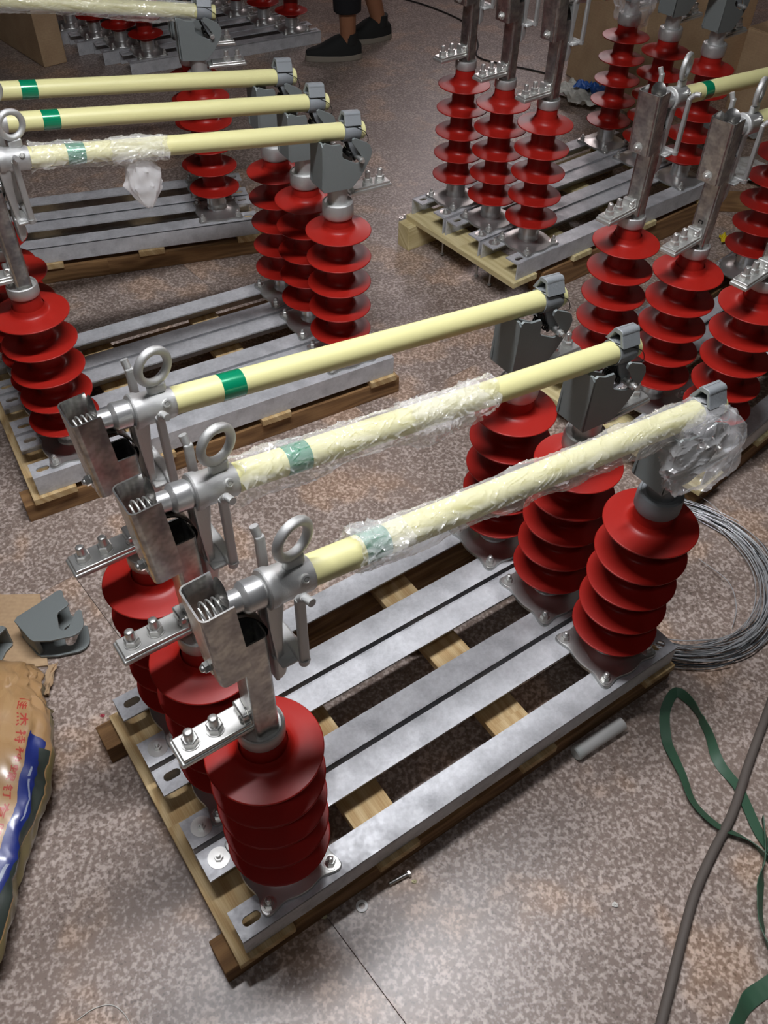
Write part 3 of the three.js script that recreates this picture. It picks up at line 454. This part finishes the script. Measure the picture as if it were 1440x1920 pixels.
    pos.push(xx + (.04 - .06 * (1 - ss(0, .5, u))) * 0 - .0, Math.max(.0005, yy), z); uv.push(u * .98, 1 - clamp((v - .2) / .4) * 1);
  }
  for (let i = 0; i < nu; i++) for (let j = 0; j < nv; j++) { const a = i * (nv + 1) + j, b = a + 1, c = a + nv + 1, d = c + 1; idx.push(a, b, c, b, d, c); }
  const g = new THREE.BufferGeometry(); g.setAttribute('position', new THREE.Float32BufferAttribute(pos, 3)); g.setAttribute('uv', new THREE.Float32BufferAttribute(uv, 2)); g.setIndex(idx); g.computeVertexNormals();
  part('sack_body', g, P({ map: tex, roughness: .45, clearcoat: .8, clearcoatRoughness: .2, side: THREE.DoubleSide }), t);
}

// ------------------------------------------------------------------ cartons, floor litter and the person at the back
function carton(label, x, y, z, turn, w, h, d, tilt) {
  const t = thing('carton', label, 'carton', 'cardboard cartons at the back'); t.position.set(x, y, z); t.rotation.set(0, turn, tilt || 0);
  part('body', uvBox(rbox(w, h, d, 0, h / 2, 0, .006)), M.card, t);
  for (const q of [-1, 1]) part('top_flap', uvBox(rbox(w - .004, .004, d / 2 - .003, 0, h + .002, q * d / 4, .001)), M.card, t);
  part('packing_tape', [rbox(.05, .0012, d + .002, 0, h + .0046, 0, .0004), rbox(.05, .09, .0012, 0, h - .045, d / 2 + .0006, .0004)], P({ color: 0xb8935c, roughness: .25, transmission: .2 }), t);
  return t;
}
carton('large tan carton standing behind the bagged cutout', 1.206, 0, -4.34, .464, .60, .70, .50);
carton('second tan carton right of the large one, behind the hinge castings', 1.78, 0, -4.06, .68, .40, .34, .36);
carton('tall worn brown carton at the top right corner', 2.24, .0, -3.62, .62, .55, .72, .5);
carton('brown carton at the top left with one lower corner towards the viewer', -1.812, .0, -4.553, -.82, .50, .32, .12);
function crumpled(w, d, seed, h) { const g = grid(22, 22, (u, v) => V((u - .5) * w * (1 + .15 * n3(v * 3, seed, 1)), .004 + h * (.5 + .5 * n3(u * 2.4, v * 2.4, seed)) + .3 * h * ridge(u * 5, v * 5, seed + 2), (v - .5) * d * (1 + .15 * n3(u * 3, seed, 4))), false); return creased(g, .3); }
const dbl = (o) => S({ ...o, side: THREE.DoubleSide });
{ const a = solo('plastic_sack', crumpled(.26, .17, 3, .05), dbl({ color: 0xcfcfc6, roughness: .5 }), 'crumpled white woven sack at the foot of the large carton', 'sack'); a.position.set(.84, 0, -4.10); a.rotation.y = -.9; }
{ const a = solo('plastic_sack', crumpled(.13, .10, 6, .05), dbl({ color: 0x2f62b0, roughness: .45 }), 'crumpled blue plastic scrap beside the white sack', 'sack'); a.position.set(.90, .02, -4.13); a.rotation.y = -.7; }
{ const a = solo('plastic_sheet', crumpled(.30, .22, 9, .04), dbl({ color: 0x9fa5a4, roughness: .35 }), 'grey plastic sheet behind the stamped steel hood at right', 'plastic sheet'); a.position.set(1.40, 0, -3.78); a.rotation.y = .5; }
{ const a = solo('plastic_sheet', crumpled(.22, .30, 14, .03), dbl({ color: 0xc9c9c4, roughness: .5 }), 'pale crumpled sheet on the floor near the right edge', 'plastic sheet'); a.position.set(1.43, 0, -3.42); a.rotation.y = .9; }
solo('loose_board', uvBox(rbox(.44, .02, .13, 1.40, .011, -3.16, .002)), M.woodTan, 'loose tan board on the floor between the right pallets', 'board').rotation.y = 0;
{ const t = solo('tape_scrap', crumpled(.05, .045, 19, .02), dbl({ color: 0xc9b514, roughness: .4 }), 'small yellow scrap on the floor behind the right pallet', 'scrap'); t.position.set(1.214, 0, -2.866); }
solo('air_hose', tube([[-.15, -5.62], [.041, -5.486], [.162, -5.385], [.334, -5.178], [.40, -5.02], [.42, -4.8], [.409, -4.623], [.516, -4.538], [.66, -4.47], [.80, -4.38]].map(([x, z]) => V(x, .0042, z)), .0038, 90, 8), M.hose, 'thin dark hose curving over the floor behind the cream pallet', 'hose');

// person: one continuous skin, clothes as children
{
  const p = thing('person', 'standing person in dark cropped trousers and dark sneakers, seen from the shins down', 'person');
  p.position.set(-.235, 0, -4.60); p.rotation.y = 0;                // faces -x; the right foot is the far one
  const J = {};
  const j = (n, x, y, z) => { J[n] = V(x, y, z); };
  j('hipL', .0, .90, .08); j('kneeL', -.01, .50, .07); j('ankL', -.005, .085, .035); j('hipR', .02, .90, -.09); j('kneeR', .03, .50, -.15); j('ankR', .14, .085, -.24);
  j('pel', .01, .95, 0); j('chest', 0, 1.27, 0); j('neck', -.01, 1.46, 0); j('head', -.03, 1.58, 0);
  j('shL', 0, 1.40, .18); j('elL', .01, 1.12, .24); j('wrL', -.10, .90, .21); j('shR', 0, 1.40, -.18); j('elR', .01, 1.12, -.24); j('wrR', -.10, .90, -.21);
  const cap = (q, a, b, ra, rb) => { const ab = b.clone().sub(a), t = clamp(q.clone().sub(a).dot(ab) / ab.lengthSq()); return q.distanceTo(a.clone().addScaledVector(ab, t)) - (ra + (rb - ra) * t); };
  const smin = (a, b, k) => { const h = clamp(.5 + .5 * (b - a) / k); return b + (a - b) * h - k * h * (1 - h); };
  const leg = [['hipL', 'kneeL', .085, .055], ['kneeL', 'ankL', .056, .036], ['hipR', 'kneeR', .085, .055], ['kneeR', 'ankR', .056, .036]];
  const torso = [['pel', 'chest', .125, .14], ['chest', 'neck', .12, .055], ['shL', 'shR', .07, .07]];
  const arm = [['shL', 'elL', .052, .04], ['elL', 'wrL', .041, .027], ['shR', 'elR', .052, .04], ['elR', 'wrR', .041, .027]];
  const seg = (L, add) => L.map(([a, b, ra, rb]) => [J[a], J[b], ra + add, rb + add]);
  function mesh(bones, lo, hi, cell, k, clip) {
    const size = Math.max(hi.x - lo.x, hi.y - lo.y, hi.z - lo.z), n = Math.ceil(size / cell) + 4, mc = new MarchingCubes(n, M.skin, false, false, 400000);
    mc.isolation = 0; const half = size / 2, c = lo.clone().add(hi).multiplyScalar(.5), q = V(0, 0, 0);
    for (let zz = 0; zz < n; zz++) for (let yy = 0; yy < n; yy++) for (let xx = 0; xx < n; xx++) {
      q.set(c.x + half * 1.04 * ((xx - n / 2) / (n / 2)), c.y + half * 1.04 * ((yy - n / 2) / (n / 2)), c.z + half * 1.04 * ((zz - n / 2) / (n / 2)));
      let d = 1; if (q.x > lo.x - .03 && q.x < hi.x + .03 && q.z > lo.z - .03 && q.z < hi.z + .03) { d = 1e3; for (const [a, b, ra, rb] of bones) { if (q.y < Math.min(a.y, b.y) - .2 || q.y > Math.max(a.y, b.y) + .2) continue; const e = cap(q, a, b, ra, rb); if (e < d + k) d = smin(d, e, k); } if (clip) d = Math.max(d, clip(q)); }
      mc.field[xx + yy * n + zz * n * n] = -clamp(d, -1, 1);
    }
    mc.update();
    const cnt = mc.count, P0 = mc.positionArray.slice(0, cnt * 3), N0 = mc.normalArray.slice(0, cnt * 3);
    for (let i = 0; i < cnt; i++) { P0[3 * i] = c.x + P0[3 * i] * half * 1.04; P0[3 * i + 1] = c.y + P0[3 * i + 1] * half * 1.04; P0[3 * i + 2] = c.z + P0[3 * i + 2] * half * 1.04; }
    const g = new THREE.BufferGeometry(); g.setAttribute('position', new THREE.BufferAttribute(P0, 3)); g.setAttribute('normal', new THREE.BufferAttribute(N0, 3));
    const m = mergeVertices(g, 1e-4); m.computeVertexNormals(); return m;
  }
  const lo = V(-.30, -.02, -.34), hi = V(.28, 1.76, .34);
  const foot = [[J.ankL, V(-.02, .045, .03), .036, .036], [J.ankR, V(.12, .045, -.245), .036, .036]];
  const hands = []; for (const [w, s] of [['wrL', 1], ['wrR', -1]]) { const b = J[w], k = V(-.06, b.y - .055, b.z); hands.push([b, V(b.x - .035, b.y - .04, b.z), .026, .03]); for (let f = 0; f < 4; f++) { const o = (f - 1.5) * .018, r0 = V(b.x - .045 + o * .3, b.y - .065, b.z + o), r1 = V(r0.x - .018, r0.y - .035, r0.z), r2 = V(r1.x + .004, r1.y - .028 + Math.abs(f - 1.3) * .005, r1.z); hands.push([r0, r1, .0085, .0078], [r1, r2, .0078, .0066]); } hands.push([V(b.x - .02, b.y - .03, b.z + s * -.02), V(b.x - .05, b.y - .065, b.z + s * -.045), .011, .0085]); }
  const headB = [[J.head, V(-.045, 1.60, 0), .085, .08], [V(-.05, 1.55, 0), V(-.075, 1.515, 0), .055, .035], [V(-.12, 1.585, 0), V(-.135, 1.56, 0), .010, .014], [V(-.02, 1.58, .085), V(-.02, 1.56, .088), .016, .010], [V(-.02, 1.58, -.085), V(-.02, 1.56, -.088), .016, .010], [V(-.115, 1.527, .015), V(-.115, 1.527, -.015), .008, .008]];
  const bodyGeo = mesh([...seg(leg, 0), ...seg(torso, -.012), ...seg(arm, 0), ...foot, ...hands, ...headB], lo, hi, .0105, .012);
  part('body', bodyGeo, M.skin, p);
  part('trousers', mesh([...seg(leg, .020).map(([a, b, c, d]) => [a, b, c, Math.max(d, .062)]), [J.pel, V(.01, 1.0, 0), .14, .13]], V(-.25, .1, -.34), V(.26, 1.08, .28), .011, .02, q => Math.max(.215 + .05 * (q.x) - q.y, q.y - 1.03)), M.cloth, p);
  part('shirt', mesh([...seg(torso, .012), ...seg(arm.filter((_, i) => i % 2 === 0), .016), [J.pel, J.chest, .145, .15]], V(-.25, .85, -.34), V(.26, 1.55, .34), .011, .02, q => Math.max(.92 - q.y, q.y - 1.455)), M.shirt, p);
  part('hair', mesh([[V(-.02, 1.61, 0), V(-.015, 1.61, 0), .094, .094]], V(-.2, 1.45, -.13), V(.13, 1.75, .13), .008, .01, q => Math.max(-(q.x + .10), (q.x < -.02 ? 1.635 : 1.54) - q.y)), M.hair, p);
  for (const e of [-1, 1]) part('eye', new THREE.SphereGeometry(.010, 12, 8).scale(.6, .7, 1).translate(-.121, 1.60, e * .032), S({ color: 0x1a1512, roughness: .3 }), p);
  [['L', J.ankL, .20], ['R', J.ankR, .45]].forEach(([n, a, yaw]) => {
    const sh = part('shoe', grid(40, 28, (u, v) => { const s = u, th = v * 6.2832, x = .065 - .275 * s, w = .036 + .012 * Math.sin(Math.PI * Math.pow(s, .75)), h = s < .32 ? .088 : .088 - .046 * ss(.32, .85, s), e = Math.pow(Math.max(0, Math.sin(Math.PI * clamp(.02 + .96 * s))), .28); const c = Math.cos(th), q = Math.sin(th); return V(x, .022 + (q > 0 ? h * e * Math.pow(q, .8) : .0), w * e * Math.sign(c) * Math.pow(Math.abs(c), .75)); }, true).rotateY(yaw).translate(a.x, .004, a.z), M.shoe, p);
    part('sole', plate(Array.from({ length: 48 }, (_, k) => { const th = k / 48 * 6.2832, x = -.073 + .143 * Math.cos(th); return [x, (.040 + .009 * Math.sin((.07 - x) * 11)) * Math.sign(Math.sin(th)) * Math.pow(Math.abs(Math.sin(th)), .6)]; }), .028, [], .004).rotateX(-Math.PI / 2).translate(0, .014, 0).rotateY(yaw).translate(a.x, 0, a.z), M.sole, sh);
    part('laces', [0, 1, 2, 3].map(k => rod(V(-.045 - .022 * k, .092 - .011 * k, -.022), V(-.052 - .022 * k, .091 - .011 * k, .022), .003, 6)).map(g => g.rotateY(yaw).translate(a.x, 0, a.z)), M.sole, sh).material = M.hose;
    part('sock', cyl(.040, .05, 0, .075, 0, 20, .039).rotateY(yaw).translate(a.x + .006, .02, a.z), M.shoe, sh);
  });
}

scene.traverse(o => { if (o.isMesh) { o.castShadow = true; o.receiveShadow = true; } });
scene.traverse(o => { if (o.isLight) { o.castShadow = true; } });
renderer.render(scene, camera);
